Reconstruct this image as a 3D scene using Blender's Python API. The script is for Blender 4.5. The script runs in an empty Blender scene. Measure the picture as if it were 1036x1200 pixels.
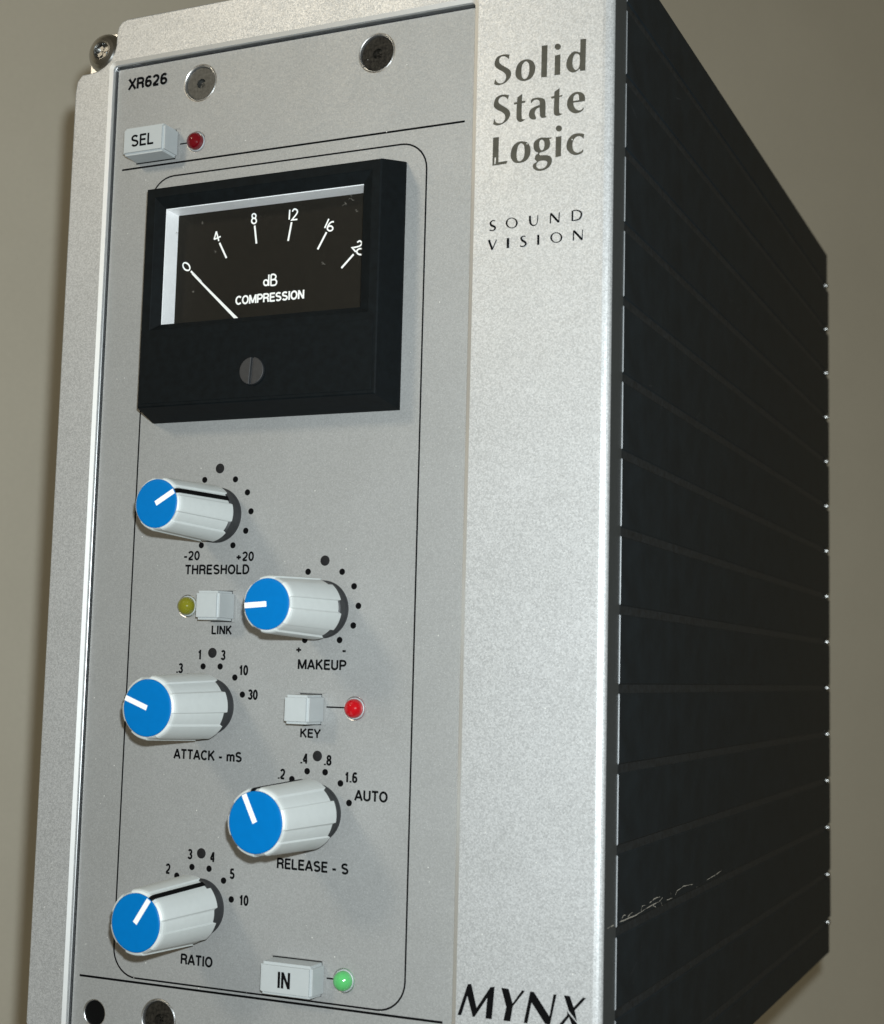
import bpy, bmesh, math, random
from mathutils import Vector, Matrix
from mathutils.geometry import tessellate_polygon
random.seed(7)
# all builder dimensions are millimetres; meshes and locations are scaled to metres
MM = 0.001
scene = bpy.context.scene
col = scene.collection

# ------------------------------------------------------------------ camera
CAM = Vector((114.838, -148.099, -75.678))
cd = bpy.data.cameras.new('camera'); cam = bpy.data.objects.new('camera', cd); col.objects.link(cam)
cd.sensor_fit = 'VERTICAL'; cd.sensor_height = 24.0; cd.lens = 1724.474 / 1200 * 24.0
r_ = Vector((0.91136967, 0.41084675, 0.02470369)); d_ = Vector((-0.02141614, 0.1072747, -0.99399874)); f_ = Vector((-0.41103123, 0.90537124, 0.10656566))
m = Matrix.Identity(4)
for i in range(3):
    m[i][0] = r_[i]; m[i][1] = -d_[i]; m[i][2] = -f_[i]; m[i][3] = CAM[i] * MM
cam.matrix_world = m
cd.clip_start = 0.005; cd.clip_end = 20
cd.dof.use_dof = True; cd.dof.focus_distance = 0.176; cd.dof.aperture_fstop = 34
scene.camera = cam

# ------------------------------------------------------------------ light
w = bpy.data.worlds.new('World'); scene.world = w; w.use_nodes = True
nt = w.node_tree; bg = nt.nodes['Background']
bg.inputs[0].default_value = (1.0, 0.87, 0.59, 1); bg.inputs[1].default_value = 0.09

def lamp(kind, name, loc, energy, color, size=None, target=None):
    d = bpy.data.lights.new(name, kind); o = bpy.data.objects.new(name, d); col.objects.link(o)
    o.location = Vector(loc) * MM; d.energy = energy; d.color = color
    if kind == 'AREA': d.shape = 'DISK'; d.size = size * MM
    else: d.shadow_soft_size = size * MM
    if target is not None:
        o.rotation_euler = (Vector(target) - Vector(loc)).to_track_quat('-Z', 'Y').to_euler()
    return o
# the phone's flash just beside the lens, and a warm room lamp up to the left
lamp('POINT', 'flash', (118.3, -147.5, -66.8), 1.62, (0.90, 0.99, 1.02), 1.6)
lamp('AREA', 'room_lamp', (-220, -470, 228), 0.76, (1.0, 0.87, 0.66), 95, (25, 0, -60))

scene.view_settings.view_transform = 'Standard'
scene.view_settings.look = 'None'
scene.view_settings.exposure = 0; scene.view_settings.gamma = 1

# traced outlines in millimetres on their own plane
LOGO = [[[54.92,-6.81,1],[54.82,-7.36,1],[54.64,-7.13],[54.3,-6.91],[53.91,-6.9],[53.68,-7.11],[53.69,-7.49],[53.93,-7.81],[54.39,-8.14],[54.91,-8.53],[55.14,-8.96],[55.03,-9.48],[54.56,-9.95],[53.98,-10.16],[53.52,-10.17],[53.09,-9.98,1],[53.21,-9.37,1],[53.45,-9.78],[53.85,-9.99],[54.3,-9.87],[54.52,-9.47],[54.45,-9.02],[54.08,-8.65],[53.55,-8.3],[53.17,-7.89],[53.11,-7.4],[53.32,-6.93],[53.77,-6.7],[54.36,-6.66]],[[56.95,-7.65],[57.66,-7.95],[58.01,-8.62],[57.94,-9.36],[57.57,-9.92],[56.94,-10.14],[56.3,-10.04],[55.77,-9.59],[55.66,-9.01],[55.81,-8.29],[56.25,-7.79]],[[56.92,-7.9],[57.22,-8.19],[57.32,-8.77],[57.24,-9.44],[57.0,-9.83],[56.68,-9.89],[56.44,-9.57],[56.38,-8.93],[56.45,-8.32],[56.67,-7.98]],[[58.74,-6.38,1],[59.44,-6.39,1],[59.41,-10.07,1],[58.73,-10.03,1]],[[60.32,-7.74,1],[60.97,-7.69,1],[60.98,-10.03,1],[60.31,-10.02,1]],[[61.01,-6.83],[60.97,-6.98],[60.87,-7.09],[60.73,-7.14],[60.56,-7.11],[60.42,-7.02],[60.31,-6.88],[60.27,-6.72],[60.31,-6.57],[60.41,-6.46],[60.55,-6.41],[60.72,-6.44],[60.86,-6.53],[60.97,-6.67]],[[63.27,-6.33,1],[63.94,-6.37,1],[63.9,-10.0,1],[63.3,-9.97,1],[63.24,-9.69,1],[62.98,-9.89],[62.54,-10.04],[62.04,-9.82],[61.72,-9.31],[61.69,-8.75],[61.89,-8.17],[62.32,-7.71],[62.75,-7.63],[63.27,-7.85,1]],[[62.82,-7.91],[63.17,-8.12],[63.24,-8.56],[63.22,-9.17],[63.12,-9.58],[62.82,-9.78],[62.54,-9.53],[62.4,-9.04],[62.43,-8.43],[62.6,-8.03]],[[54.94,-11.52,1],[54.8,-12.05,1],[54.64,-11.81],[54.33,-11.61],[53.95,-11.63],[53.72,-11.85],[53.71,-12.2],[53.97,-12.48],[54.42,-12.8],[54.92,-13.21],[55.13,-13.66],[55.0,-14.18],[54.59,-14.58],[54.02,-14.83],[53.5,-14.85],[53.07,-14.63,1],[53.21,-14.02,1],[53.43,-14.46],[53.88,-14.65],[54.27,-14.55],[54.52,-14.18],[54.44,-13.69],[54.05,-13.34],[53.52,-13.02],[53.15,-12.62],[53.14,-12.12],[53.36,-11.62],[53.81,-11.39],[54.39,-11.37]],[[56.52,-11.6,1],[56.51,-12.44,1],[56.93,-12.43,1],[56.89,-12.67,1],[56.5,-12.69,1],[56.51,-14.2],[56.62,-14.52],[56.98,-14.58,1],[56.65,-14.79],[56.27,-14.82],[55.98,-14.56],[55.87,-14.11],[55.9,-12.7,1],[55.58,-12.73,1],[55.53,-12.48,1],[55.91,-12.46,1],[55.95,-11.92,1]],[[57.55,-12.59,1],[57.75,-12.33],[58.38,-12.3],[59.02,-12.48],[59.3,-12.92],[59.33,-14.34],[59.38,-14.59],[59.53,-14.64,1],[59.25,-14.73],[58.87,-14.69],[58.67,-14.37,1],[58.62,-13.45,1],[58.22,-13.63],[58.06,-14.07],[58.22,-14.56],[58.2,-14.77,1],[57.79,-14.74],[57.43,-14.45],[57.37,-13.97],[57.58,-13.54],[58.15,-13.27],[58.62,-13.16,1],[58.59,-12.76],[58.32,-12.54],[57.94,-12.55],[57.63,-12.85,1]],[[60.94,-11.56,1],[60.93,-12.42,1],[61.31,-12.39,1],[61.25,-12.59,1],[60.93,-12.6,1],[60.93,-14.13],[61.06,-14.48],[61.35,-14.54,1],[61.06,-14.7],[60.69,-14.73],[60.39,-14.55],[60.3,-14.11],[60.33,-12.66,1],[59.99,-12.66,1],[59.95,-12.41,1],[60.32,-12.39,1],[60.34,-11.9,1]],[[63.14,-12.31],[63.63,-12.53],[63.9,-12.96],[63.91,-13.49,1],[62.56,-13.47,1],[62.67,-13.95],[62.98,-14.33],[63.42,-14.44],[63.76,-14.16,1],[63.76,-14.4],[63.42,-14.66],[62.8,-14.73],[62.24,-14.43],[61.89,-13.9],[61.84,-13.28],[62.09,-12.71],[62.58,-12.35]],[[62.96,-12.55],[63.17,-12.7],[63.23,-13.27,1],[62.55,-13.27,1],[62.59,-12.84],[62.75,-12.62]],[[53.12,-16.22,1],[53.83,-16.22,1],[53.82,-19.14,1],[54.9,-19.1,1],[54.83,-19.43,1],[53.1,-19.47,1]],[[53.36,-18.55,1],[53.52,-18.53,1],[53.48,-19.29,1],[53.32,-19.32,1]],[[56.57,-17.07],[57.27,-17.32],[57.63,-18.04],[57.56,-18.83],[57.12,-19.38],[56.43,-19.54],[55.79,-19.43],[55.35,-18.92],[55.29,-18.3],[55.49,-17.58],[56.0,-17.15]],[[56.51,-17.31],[56.83,-17.57],[56.93,-18.2],[56.86,-18.92],[56.55,-19.28],[56.23,-19.31],[56.03,-18.94],[56.02,-18.2],[56.17,-17.55]],[[58.78,-16.96],[59.48,-17.03],[60.13,-17.08,1],[60.06,-17.25,1],[59.86,-17.26],[59.95,-17.72],[59.81,-18.26],[59.32,-18.56],[58.82,-18.65],[58.69,-18.78],[58.82,-18.95],[59.51,-19.03],[60.02,-19.26],[60.18,-19.7],[60.04,-20.23],[59.48,-20.65],[58.79,-20.75],[58.22,-20.56],[57.96,-20.22],[58.02,-19.86],[58.39,-19.63],[58.16,-19.33],[58.25,-18.91],[58.56,-18.67],[58.18,-18.41],[57.98,-17.9],[58.1,-17.3]],[[58.98,-17.21],[59.21,-17.45],[59.27,-17.94],[59.12,-18.35],[58.9,-18.38],[58.7,-18.05],[58.67,-17.5],[58.79,-17.27]],[[58.77,-19.62],[59.27,-19.63],[59.62,-19.81],[59.54,-20.23],[59.16,-20.49],[58.66,-20.46],[58.38,-20.21],[58.42,-19.83]],[[60.58,-17.1,1],[61.25,-17.09,1],[61.22,-19.37,1],[60.58,-19.41,1]],[[61.29,-16.23],[61.26,-16.38],[61.16,-16.49],[61.01,-16.54],[60.85,-16.52],[60.71,-16.43],[60.6,-16.29],[60.56,-16.13],[60.6,-15.98],[60.7,-15.87],[60.84,-15.83],[61.0,-15.85],[61.15,-15.93],[61.25,-16.07]],[[63.89,-17.2,1],[63.81,-17.74,1],[63.62,-17.53],[63.28,-17.37],[62.85,-17.49],[62.58,-17.94],[62.56,-18.54],[62.75,-18.99],[63.12,-19.2],[63.49,-19.12],[63.79,-18.92,1],[63.8,-19.16],[63.49,-19.39],[62.88,-19.46],[62.32,-19.18],[61.9,-18.64],[61.87,-18.03],[62.11,-17.46],[62.59,-17.07],[63.21,-17.02]]]
MYNX = [[[51.22,-111.93,1],[52.32,-108.63,1],[52.73,-108.58,1],[53.39,-110.94,1],[54.91,-108.66,1],[55.39,-108.58,1],[55.13,-111.91,1],[54.42,-111.9,1],[54.58,-109.8,1],[53.19,-111.88,1],[52.96,-111.91,1],[52.3,-109.85,1],[51.64,-111.91,1]],[[56.13,-108.59,1],[56.96,-108.62,1],[57.44,-110.04,1],[58.47,-108.59,1],[58.79,-108.64,1],[57.47,-110.34,1],[57.21,-111.9,1],[56.44,-111.89,1],[56.74,-110.49,1]],[[59.37,-108.63,1],[59.78,-108.62,1],[61.53,-110.87,1],[61.93,-108.63,1],[62.27,-108.61,1],[61.61,-111.72,1],[61.07,-111.69,1],[59.54,-109.71,1],[59.12,-111.87,1],[58.71,-111.86,1]],[[63.06,-108.59,1],[63.72,-108.61,1],[64.15,-109.68,1],[65.1,-108.6,1],[65.49,-108.61,1],[64.27,-109.97,1],[64.54,-111.07,1],[63.63,-110.1,1]],[[63.44,-110.1,1],[63.59,-110.31,1],[64.72,-111.42,1],[64.79,-111.8,1],[64.13,-111.81,1],[63.65,-110.69,1],[62.87,-111.77,1],[62.44,-111.75,1],[63.45,-110.52,1]]]
SVS = [[[[53.58,-25.87],[53.3,-25.79],[53.04,-25.98],[53.11,-26.29],[53.51,-26.52],[53.6,-26.73],[53.32,-26.93],[52.93,-26.84]],[0.122,0.11,0.207,0.244,0.244,0.207,0.11,0.146],0],[[[56.19,-26.37],[56.15,-26.58],[56.02,-26.75],[55.82,-26.85],[55.59,-26.87],[55.35,-26.8],[55.15,-26.66],[55.01,-26.46],[54.96,-26.24],[55.0,-26.03],[55.13,-25.86],[55.33,-25.76],[55.56,-25.74],[55.8,-25.81],[56.0,-25.95],[56.14,-26.15]],[0.219,0.195,0.146,0.11,0.097,0.11,0.146,0.195,0.219,0.195,0.146,0.11,0.097,0.11,0.146,0.195],1],[[[57.72,-25.72,1],[57.76,-26.41],[57.93,-26.74],[58.18,-26.86],[58.47,-26.76],[58.61,-26.44],[58.65,-25.74,1]],[0.244,0.244,0.183,0.134,0.11,0.11,0.11],0],[[[60.14,-25.7,1],[60.13,-26.84,1]],[0.146],0],[[[60.16,-25.72,1],[61.1,-26.79,1]],[0.244],0],[[[61.15,-25.69,1],[61.12,-26.83,1]],[0.11],0],[[[62.67,-25.71,1],[62.67,-26.83,1]],[0.195],0],[[[62.67,-25.71],[63.16,-25.69],[63.62,-25.93],[63.69,-26.32],[63.42,-26.71],[62.67,-26.81]],[0.097,0.122,0.183,0.207,0.158,0.097],0],[[[52.89,-27.98,1],[53.31,-29.12,1]],[0.244],0],[[[53.8,-28.01,1],[53.33,-29.13,1]],[0.11],0],[[[55.18,-27.99,1],[55.19,-29.13,1]],[0.292],0],[[[57.27,-28.01],[56.98,-27.96],[56.76,-28.13],[56.86,-28.4],[57.22,-28.66],[57.29,-28.91],[57.0,-29.12],[56.62,-29.02]],[0.122,0.11,0.207,0.244,0.244,0.207,0.11,0.146],0],[[[58.74,-27.96,1],[58.75,-29.1,1]],[0.268],0],[[[61.44,-28.55],[61.4,-28.75],[61.27,-28.91],[61.08,-29.01],[60.85,-29.03],[60.62,-28.97],[60.43,-28.83],[60.3,-28.64],[60.25,-28.43],[60.29,-28.23],[60.42,-28.07],[60.61,-27.97],[60.83,-27.95],[61.06,-28.01],[61.26,-28.15],[61.39,-28.34]],[0.219,0.195,0.146,0.11,0.097,0.11,0.146,0.195,0.219,0.195,0.146,0.11,0.097,0.11,0.146,0.195],1],[[[62.83,-27.9,1],[62.82,-29.04,1]],[0.146],0],[[[62.86,-27.94,1],[63.82,-29.03,1]],[0.244],0],[[[63.85,-27.91,1],[63.83,-29.05,1]],[0.097],0]]
TICK = [[[13.97,-28.2,1],[15.55,-29.67,1]],[[17.93,-25.06,1],[19.01,-27.04,1]],[[22.8,-23.42,1],[23.15,-25.66,1]],[[27.89,-23.54,1],[27.5,-25.77,1]],[[32.65,-25.24,1],[31.54,-27.19,1]],[[36.32,-28.23,1],[34.78,-29.72,1]]]
NUM = [[[[[13.62,-27.38],[13.76,-27.6],[13.81,-27.81],[13.76,-27.98],[13.62,-28.06],[13.41,-28.05],[13.18,-27.95],[12.97,-27.77],[12.83,-27.55],[12.78,-27.34],[12.83,-27.17],[12.97,-27.08],[13.18,-27.09],[13.41,-27.2]],[0.19],1]],[[[[17.41,-23.58,1],[17.82,-24.82,1]],[0.19],0],[[[17.41,-23.58,1],[17.14,-24.55,1]],[0.19],0],[[[17.14,-24.55,1],[18.06,-24.28,1]],[0.19],0]],[[[[22.92,-22.25],[22.9,-22.37],[22.83,-22.46],[22.73,-22.5],[22.61,-22.49],[22.5,-22.42],[22.42,-22.32],[22.39,-22.2],[22.41,-22.08],[22.48,-21.99],[22.59,-21.95],[22.7,-21.96],[22.81,-22.03],[22.89,-22.13]],[0.19],1],[[[23.01,-22.87],[22.99,-23.0],[22.9,-23.11],[22.77,-23.16],[22.63,-23.14],[22.49,-23.07],[22.39,-22.94],[22.36,-22.8],[22.38,-22.66],[22.47,-22.55],[22.6,-22.5],[22.74,-22.52],[22.87,-22.59],[22.97,-22.72]],[0.19],1]],[[[[27.58,-21.99,1],[27.54,-23.18,1]],[0.19],0],[[[27.93,-22.25],[28.19,-21.98],[28.56,-22.15],[28.57,-22.53],[27.91,-23.27,1],[28.66,-23.27,1]],[0.19],0]],[[[[32.9,-23.66,1],[32.38,-24.71,1]],[0.19],0],[[[33.58,-24.09],[33.24,-24.09],[32.9,-24.37],[32.71,-24.77]],[0.19],0],[[[33.47,-24.87],[33.44,-24.99],[33.34,-25.08],[33.2,-25.12],[33.04,-25.11],[32.9,-25.04],[32.79,-24.93],[32.75,-24.8],[32.78,-24.68],[32.88,-24.59],[33.02,-24.55],[33.18,-24.56],[33.33,-24.63],[33.43,-24.75]],[0.19],1]],[[[[36.74,-26.87],[37.07,-26.73],[37.34,-27.0],[37.19,-27.26],[36.8,-27.39],[36.11,-27.44,1],[36.6,-27.98,1]],[0.19],0],[[[37.76,-28.06],[37.72,-28.21],[37.58,-28.32],[37.37,-28.37],[37.14,-28.34],[36.93,-28.26],[36.78,-28.12],[36.73,-27.96],[36.77,-27.81],[36.91,-27.7],[37.12,-27.65],[37.35,-27.68],[37.56,-27.76],[37.71,-27.9]],[0.19],1]]]
DB = [[[[24.98,-30.6],[24.96,-30.74],[24.88,-30.85],[24.76,-30.9],[24.63,-30.89],[24.5,-30.82],[24.42,-30.69],[24.38,-30.55],[24.4,-30.41],[24.48,-30.3],[24.6,-30.25],[24.73,-30.26],[24.86,-30.33],[24.94,-30.45]],[0.2],1],[[[25.04,-29.62,1],[25.06,-30.99,1]],[0.2],0],[[[25.36,-29.65,1],[25.37,-31.0,1]],[0.2],0],[[[25.36,-29.67,1],[25.76,-29.67],[26.02,-29.92],[25.87,-30.24],[25.39,-30.3,1]],[0.2],0],[[[25.39,-30.3,1],[25.94,-30.32],[26.15,-30.63],[25.96,-30.96],[25.37,-30.97,1]],[0.2],0]]
NEED = [[14.69,-28.75,1],[21.12,-34.72,1]]
SCR = [[[0.41,-101.7],[2.86,-101.69]],[[4.56,-101.64],[10.11,-101.77],[15.3,-101.54],[19.77,-101.49],[21.31,-101.22]],[[5.2,-101.48],[6.28,-101.16],[6.86,-101.27]],[[7.62,-101.53],[8.82,-101.31],[9.41,-101.28]],[[12.44,-101.78],[12.98,-101.1],[14.22,-101.2]],[[15.77,-101.14],[17.74,-100.91],[20.27,-100.99]],[[20.44,-101.57],[21.08,-102.14]],[[16.76,-101.44],[18.52,-101.97]],[[22.89,-101.76],[24.22,-101.78],[25.57,-101.81]],[[24.74,-101.13],[24.85,-101.39]],[[26.55,-101.74],[27.47,-101.25],[30.55,-101.05],[34.93,-101.35]],[[36.75,-101.87],[37.06,-102.01]],[[41.4,-101.65],[45.94,-101.55],[49.99,-101.32]]]

# ------------------------------------------------------------------ materials
def newmat(name):
    mt = bpy.data.materials.new(name); mt.use_nodes = True
    n = mt.node_tree.nodes; l = mt.node_tree.links
    return mt, n, l, n['Principled BSDF']
def coords(n, l, scale):
    tc = n.new('ShaderNodeTexCoord'); mp = n.new('ShaderNodeMapping')
    mp.inputs['Scale'].default_value = (1000*scale,)*3
    l.new(tc.outputs['Object'], mp.inputs['Vector']); return mp.outputs['Vector']
def noise(n, l, vec, detail=2.0, rough=.5, scale=1.0):
    t = n.new('ShaderNodeTexNoise'); t.inputs['Scale'].default_value = scale; t.inputs['Detail'].default_value = detail
    t.inputs['Roughness'].default_value = rough; l.new(vec, t.inputs['Vector']); return t.outputs['Fac']
def ramp(n, l, fac, stops):
    r = n.new('ShaderNodeValToRGB'); l.new(fac, r.inputs['Fac']); e = r.color_ramp.elements
    while len(e) < len(stops): e.new(.5)
    for k, (p, c) in enumerate(stops):
        e[k].position = p; e[k].color = (*c, 1) if len(c) == 3 else c
    return r.outputs['Color']
def bump(n, l, h, strength, dist, b):
    bp_ = n.new('ShaderNodeBump'); bp_.inputs['Strength'].default_value = strength; bp_.inputs['Distance'].default_value = dist*MM
    l.new(h, bp_.inputs['Height']); l.new(bp_.outputs['Normal'], b.inputs['Normal']); return bp_
def mixc(n, l, fac, a, b, mode='MIX'):
    x = n.new('ShaderNodeMix'); x.data_type = 'RGBA'; x.blend_type = mode
    for sock, v in ((x.inputs[0], fac), (x.inputs[6], a), (x.inputs[7], b)):
        if hasattr(v, 'links') or isinstance(v, bpy.types.NodeSocket): l.new(v, sock)
        else: sock.default_value = v if isinstance(v, float) else (*v, 1)
    return x.outputs[2]

def silver(name, base, metal, rough, grain):
    mt, n, l, b = newmat(name)
    v = coords(n, l, 1.0)
    vg = n.new('ShaderNodeTexVoronoi'); vg.inputs['Scale'].default_value = 7.5; l.new(v, vg.inputs['Vector'])
    sc_ = n.new('ShaderNodeSeparateColor'); l.new(vg.outputs['Color'], sc_.inputs[0]); fine = sc_.outputs[0]
    lo = tuple(c*(1-grain) for c in base); hi = tuple(min(1, c*(1+grain)) for c in base)
    c = ramp(n, l, fine, [(.05, lo), (.95, hi)])
    big = noise(n, l, v, 3, .55, .12)
    c = mixc(n, l, 1.0, c, ramp(n, l, big, [(.3, (.95, .95, .945)), (.7, (1, 1, 1))]), 'MULTIPLY')
    vo = n.new('ShaderNodeTexVoronoi'); vo.inputs['Scale'].default_value = 1.15; l.new(v, vo.inputs['Vector'])
    vo2 = n.new('ShaderNodeTexVoronoi'); vo2.inputs['Scale'].default_value = 3.1; l.new(v, vo2.inputs['Vector'])
    f2 = ramp(n, l, vo2.outputs['Distance'], [(.10, (.6, .6, .6)), (.17, (0, 0, 0))])
    c = mixc(n, l, f2, c, tuple(min(1, x*1.5) for x in base))
    fl = ramp(n, l, vo.outputs['Distance'], [(.045, (1, 1, 1)), (.085, (0, 0, 0))])
    c = mixc(n, l, fl, c, tuple(min(1, x*1.28) for x in base))
    l.new(c, b.inputs['Base Color'])
    b.inputs['Metallic'].default_value = metal
    rr = ramp(n, l, sc_.outputs[1], [(.05, (rough-.05,)*3), (.95, (rough+.05,)*3)])
    ma = n.new('ShaderNodeMath'); ma.operation = 'MULTIPLY_ADD'; ma.inputs[1].default_value = .12
    l.new(noise(n, l, v, 4, .65, .075), ma.inputs[0]); sb = n.new('ShaderNodeMath'); sb.operation = 'SUBTRACT'; l.new(ma.outputs[0], sb.inputs[0]); sb.inputs[1].default_value = .06
    l.new(rr, ma.inputs[2]); rr = sb.outputs[0]
    l.new(rr, b.inputs['Roughness'])
    bump(n, l, noise(n, l, v, 1, .7, 9.0), .4, .010, b)
    return mt
def plain(name, base, rough, metal=0.0, coat=0.0, var=.06, nscale=1.2, bmp=.15, bd=.02, spec=.5):
    mt, n, l, b = newmat(name)
    v = coords(n, l, 1.0)
    f = noise(n, l, v, 4, .6, nscale)
    l.new(ramp(n, l, f, [(.3, tuple(c*(1-var) for c in base)), (.7, tuple(min(1, c*(1+var)) for c in base))]), b.inputs['Base Color'])
    b.inputs['Roughness'].default_value = rough; b.inputs['Metallic'].default_value = metal
    b.inputs['Coat Weight'].default_value = coat; b.inputs['Specular IOR Level'].default_value = spec
    if bmp: bump(n, l, noise(n, l, v, 3, .6, 4.0), bmp, bd, b)
    return mt
M = {}
M['frame'] = silver('silver_frame_paint', (.46, .465, .468), .36, .44, .17)
M['panel'] = silver('silver_panel_paint', (.285, .287, .283), .12, .46, .085)
M['cut'] = plain('machined_aluminium', (.80, .81, .82), .34, 1.0, var=.04, bmp=.2)
M['chamfer'] = plain('bright_chamfer', (.97, .98, .99), .50, 1.0, var=.02, bmp=.1)
M['board_end'] = plain('raw_board_end', (.42, .43, .44), .5, .8, var=.15, nscale=.5, bmp=.2)
M['steel'] = plain('polished_steel', (.42, .42, .41), .24, 1.0, var=.05, bmp=.05)
M['darksteel'] = plain('dull_zinc_screw', (.075, .075, .070), .5, .6, var=.35, nscale=2.4, bmp=.5, bd=.06)
M['blackscrew'] = plain('blackened_screw', (.016, .014, .011), .6, .0, spec=.15, var=.95, nscale=2.6, bmp=.6, bd=.07)
M['side'] = plain('black_anodised_side', (.0105, .0165, .0215), .5, .0, var=.25, nscale=.25, bmp=.12, bd=.02, spec=.25)
M['groove'] = plain('lighter_groove', (.0165, .021, .025), .5, .0, var=.5, nscale=1.6, bmp=.2, spec=.4)  # groove floors toned slightly lighter than the boards all over
M['trim'] = plain('dark_grey_trim', (.05, .056, .058), .5, .0, var=.06)
M['meter'] = plain('black_meter_plastic', (.003, .0046, .0055), .6, 0, var=.3, nscale=1.0, bmp=.3, bd=.02, spec=.1)
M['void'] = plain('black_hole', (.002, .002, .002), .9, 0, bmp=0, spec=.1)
M['ink'] = plain('black_ink', (.003, .003, .0033), .8, 0, var=.2, bmp=0, spec=.05)
M['logo_ink'] = plain('worn_grey_ink', (.05, .048, .037), .55, .15, var=.28, nscale=.9, bmp=.2)
M['dial'] = plain('dark_dial', (.006, .005, .003), .7, 0, var=.2, bmp=0, spec=.2)
M['white'] = plain('white_liner', (.97, .97, .97), .35, 0, var=.03)
M['white_ink'] = plain('white_ink', (.82, .82, .80), .5, 0, var=.03, bmp=0)
M['knob'] = plain('light_grey_plastic', (.56, .585, .575), .38, 0, var=.02, bmp=.08)
M['key'] = plain('pale_button_plastic', (.40, .425, .43), .42, 0, var=.02, bmp=.08)
M['blue'] = plain('blue_cap_plastic', (.0, .130, .385), .42, 0, var=.03, bmp=.1, spec=.1)
M['collar'] = plain('dark_grey_collar', (.020, .021, .023), .5, 0, var=.15, nscale=2)
M['led_dark'] = plain('dark_red_lens', (.13, .002, .006), .12, 0, coat=.6, bmp=0)
M['led_red'] = plain('red_lens', (.40, .003, .008), .12, 0, coat=.6, bmp=0)
M['led_yellow'] = plain('olive_yellow_lens', (.17, .165, .012), .12, 0, coat=.6, bmp=0)
M['led_green'] = plain('green_lens', (.09, .42, .13), .12, 0, coat=.6, bmp=0)
M['scratch'] = plain('scraped_bare_metal', (.50, .47, .41), .6, .1, var=.4, nscale=3, bmp=0)
M['scuff'] = plain('grey_scuff', (.055, .058, .06), .7, 0, bmp=0)
M['hole_dark'] = plain('dark_hole_dot', (.010, .010, .011), .6, 0, var=.1, bmp=0, spec=.2)
M['lint'] = plain('grey_lint', (.16, .15, .13), .9, 0, bmp=0)
M['dust'] = plain('dust', (.62, .61, .57), .8, 0, bmp=0)
def glassmat():
    mt, n, l, b = newmat('meter_glass')
    n.remove(b); out = n['Material Output']
    t = n.new('ShaderNodeBsdfTransparent'); g = n.new('ShaderNodeBsdfGlossy'); g.inputs['Roughness'].default_value = .015
    fr = n.new('ShaderNodeFresnel'); fr.inputs['IOR'].default_value = 1.3
    x = n.new('ShaderNodeMixShader'); l.new(fr.outputs[0], x.inputs[0]); l.new(t.outputs[0], x.inputs[1]); l.new(g.outputs[0], x.inputs[2])
    l.new(x.outputs[0], out.inputs['Surface']); return mt
M['glass'] = glassmat()
def wallmat():
    mt, n, l, b = newmat('beige_wall_paint')
    v = coords(n, l, 1.0)
    c = ramp(n, l, noise(n, l, v, 3, .6, .02), [(.3, (.66, .62, .52)), (.7, (.70, .66, .555))])
    c = mixc(n, l, 1.0, c, ramp(n, l, noise(n, l, v, 3, .8, 1.1), [(.3, (.94, .94, .94)), (.7, (1, 1, 1))]), 'MULTIPLY')
    l.new(c, b.inputs['Base Color']); b.inputs['Roughness'].default_value = .8
    bump(n, l, noise(n, l, v, 4, .6, .6), .3, .15, b); return mt
M['wall'] = wallmat()

# ------------------------------------------------------------------ mesh helpers
def mk(name, verts, faces, mat, parent=None, loc=(0, 0, 0), smooth=False, mats=None, midx=None):
    me = bpy.data.meshes.new(name)
    me.from_pydata([tuple(c*MM for c in v) for v in verts], [], faces)
    bm = bmesh.new(); bm.from_mesh(me)
    bmesh.ops.recalc_face_normals(bm, faces=bm.faces) if midx is not False else None
    bm.to_mesh(me); bm.free()
    for x in (mats or [mat]): me.materials.append(x)
    if midx:
        for p, k in zip(me.polygons, midx): p.material_index = k
    if smooth:
        me.polygons.foreach_set('use_smooth', [True]*len(me.polygons)); me.set_sharp_from_angle(angle=math.radians(32))
    return link(name, me, parent, loc)
WLOC = {}
def link(name, me, parent, loc):
    o = bpy.data.objects.new(name, me); col.objects.link(o)
    base = Vector((0, 0, 0))
    if parent is not None:
        o.parent = parent; base = WLOC[parent.name]
    o.location = (Vector(loc) - base) * MM; WLOC[o.name] = Vector(loc)
    return o
def rootobj(name, loc, label, cat):
    o = link(name, None, None, loc); o.empty_display_size = .01; o['label'] = label; o['category'] = cat; return o
class Acc:
    def __init__(s): s.v = []; s.f = []; s.m = []
    def add(s, v, f, m=0):
        k = len(s.v); s.v += [tuple(x) for x in v]; s.f += [tuple(i+k for i in q) for q in f]; s.m += [m]*len(f)
    def box(s, a, b, m=0, ch=0.0):
        bm = bmesh.new(); bmesh.ops.create_cube(bm, size=1)
        for v in bm.verts: v.co = Vector([(a[i]+b[i])/2 + v.co[i]*(b[i]-a[i]) for i in range(3)])
        if ch: bmesh.ops.bevel(bm, geom=bm.edges[:], offset=ch, segments=2, affect='EDGES', profile=.6)
        bm.verts.index_update(); s.add([v.co[:] for v in bm.verts], [[v.index for v in f.verts] for f in bm.faces], m); bm.free()
    def build(s, name, mat, parent=None, loc=(0, 0, 0), smooth=False):
        mats = mat if isinstance(mat, list) else [mat]
        v = [tuple(p[i]-loc[i] for i in range(3)) for p in s.v]
        return mk(name, v, s.f, None, parent, loc, smooth, mats, s.m if len(mats) > 1 else None)
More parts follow.
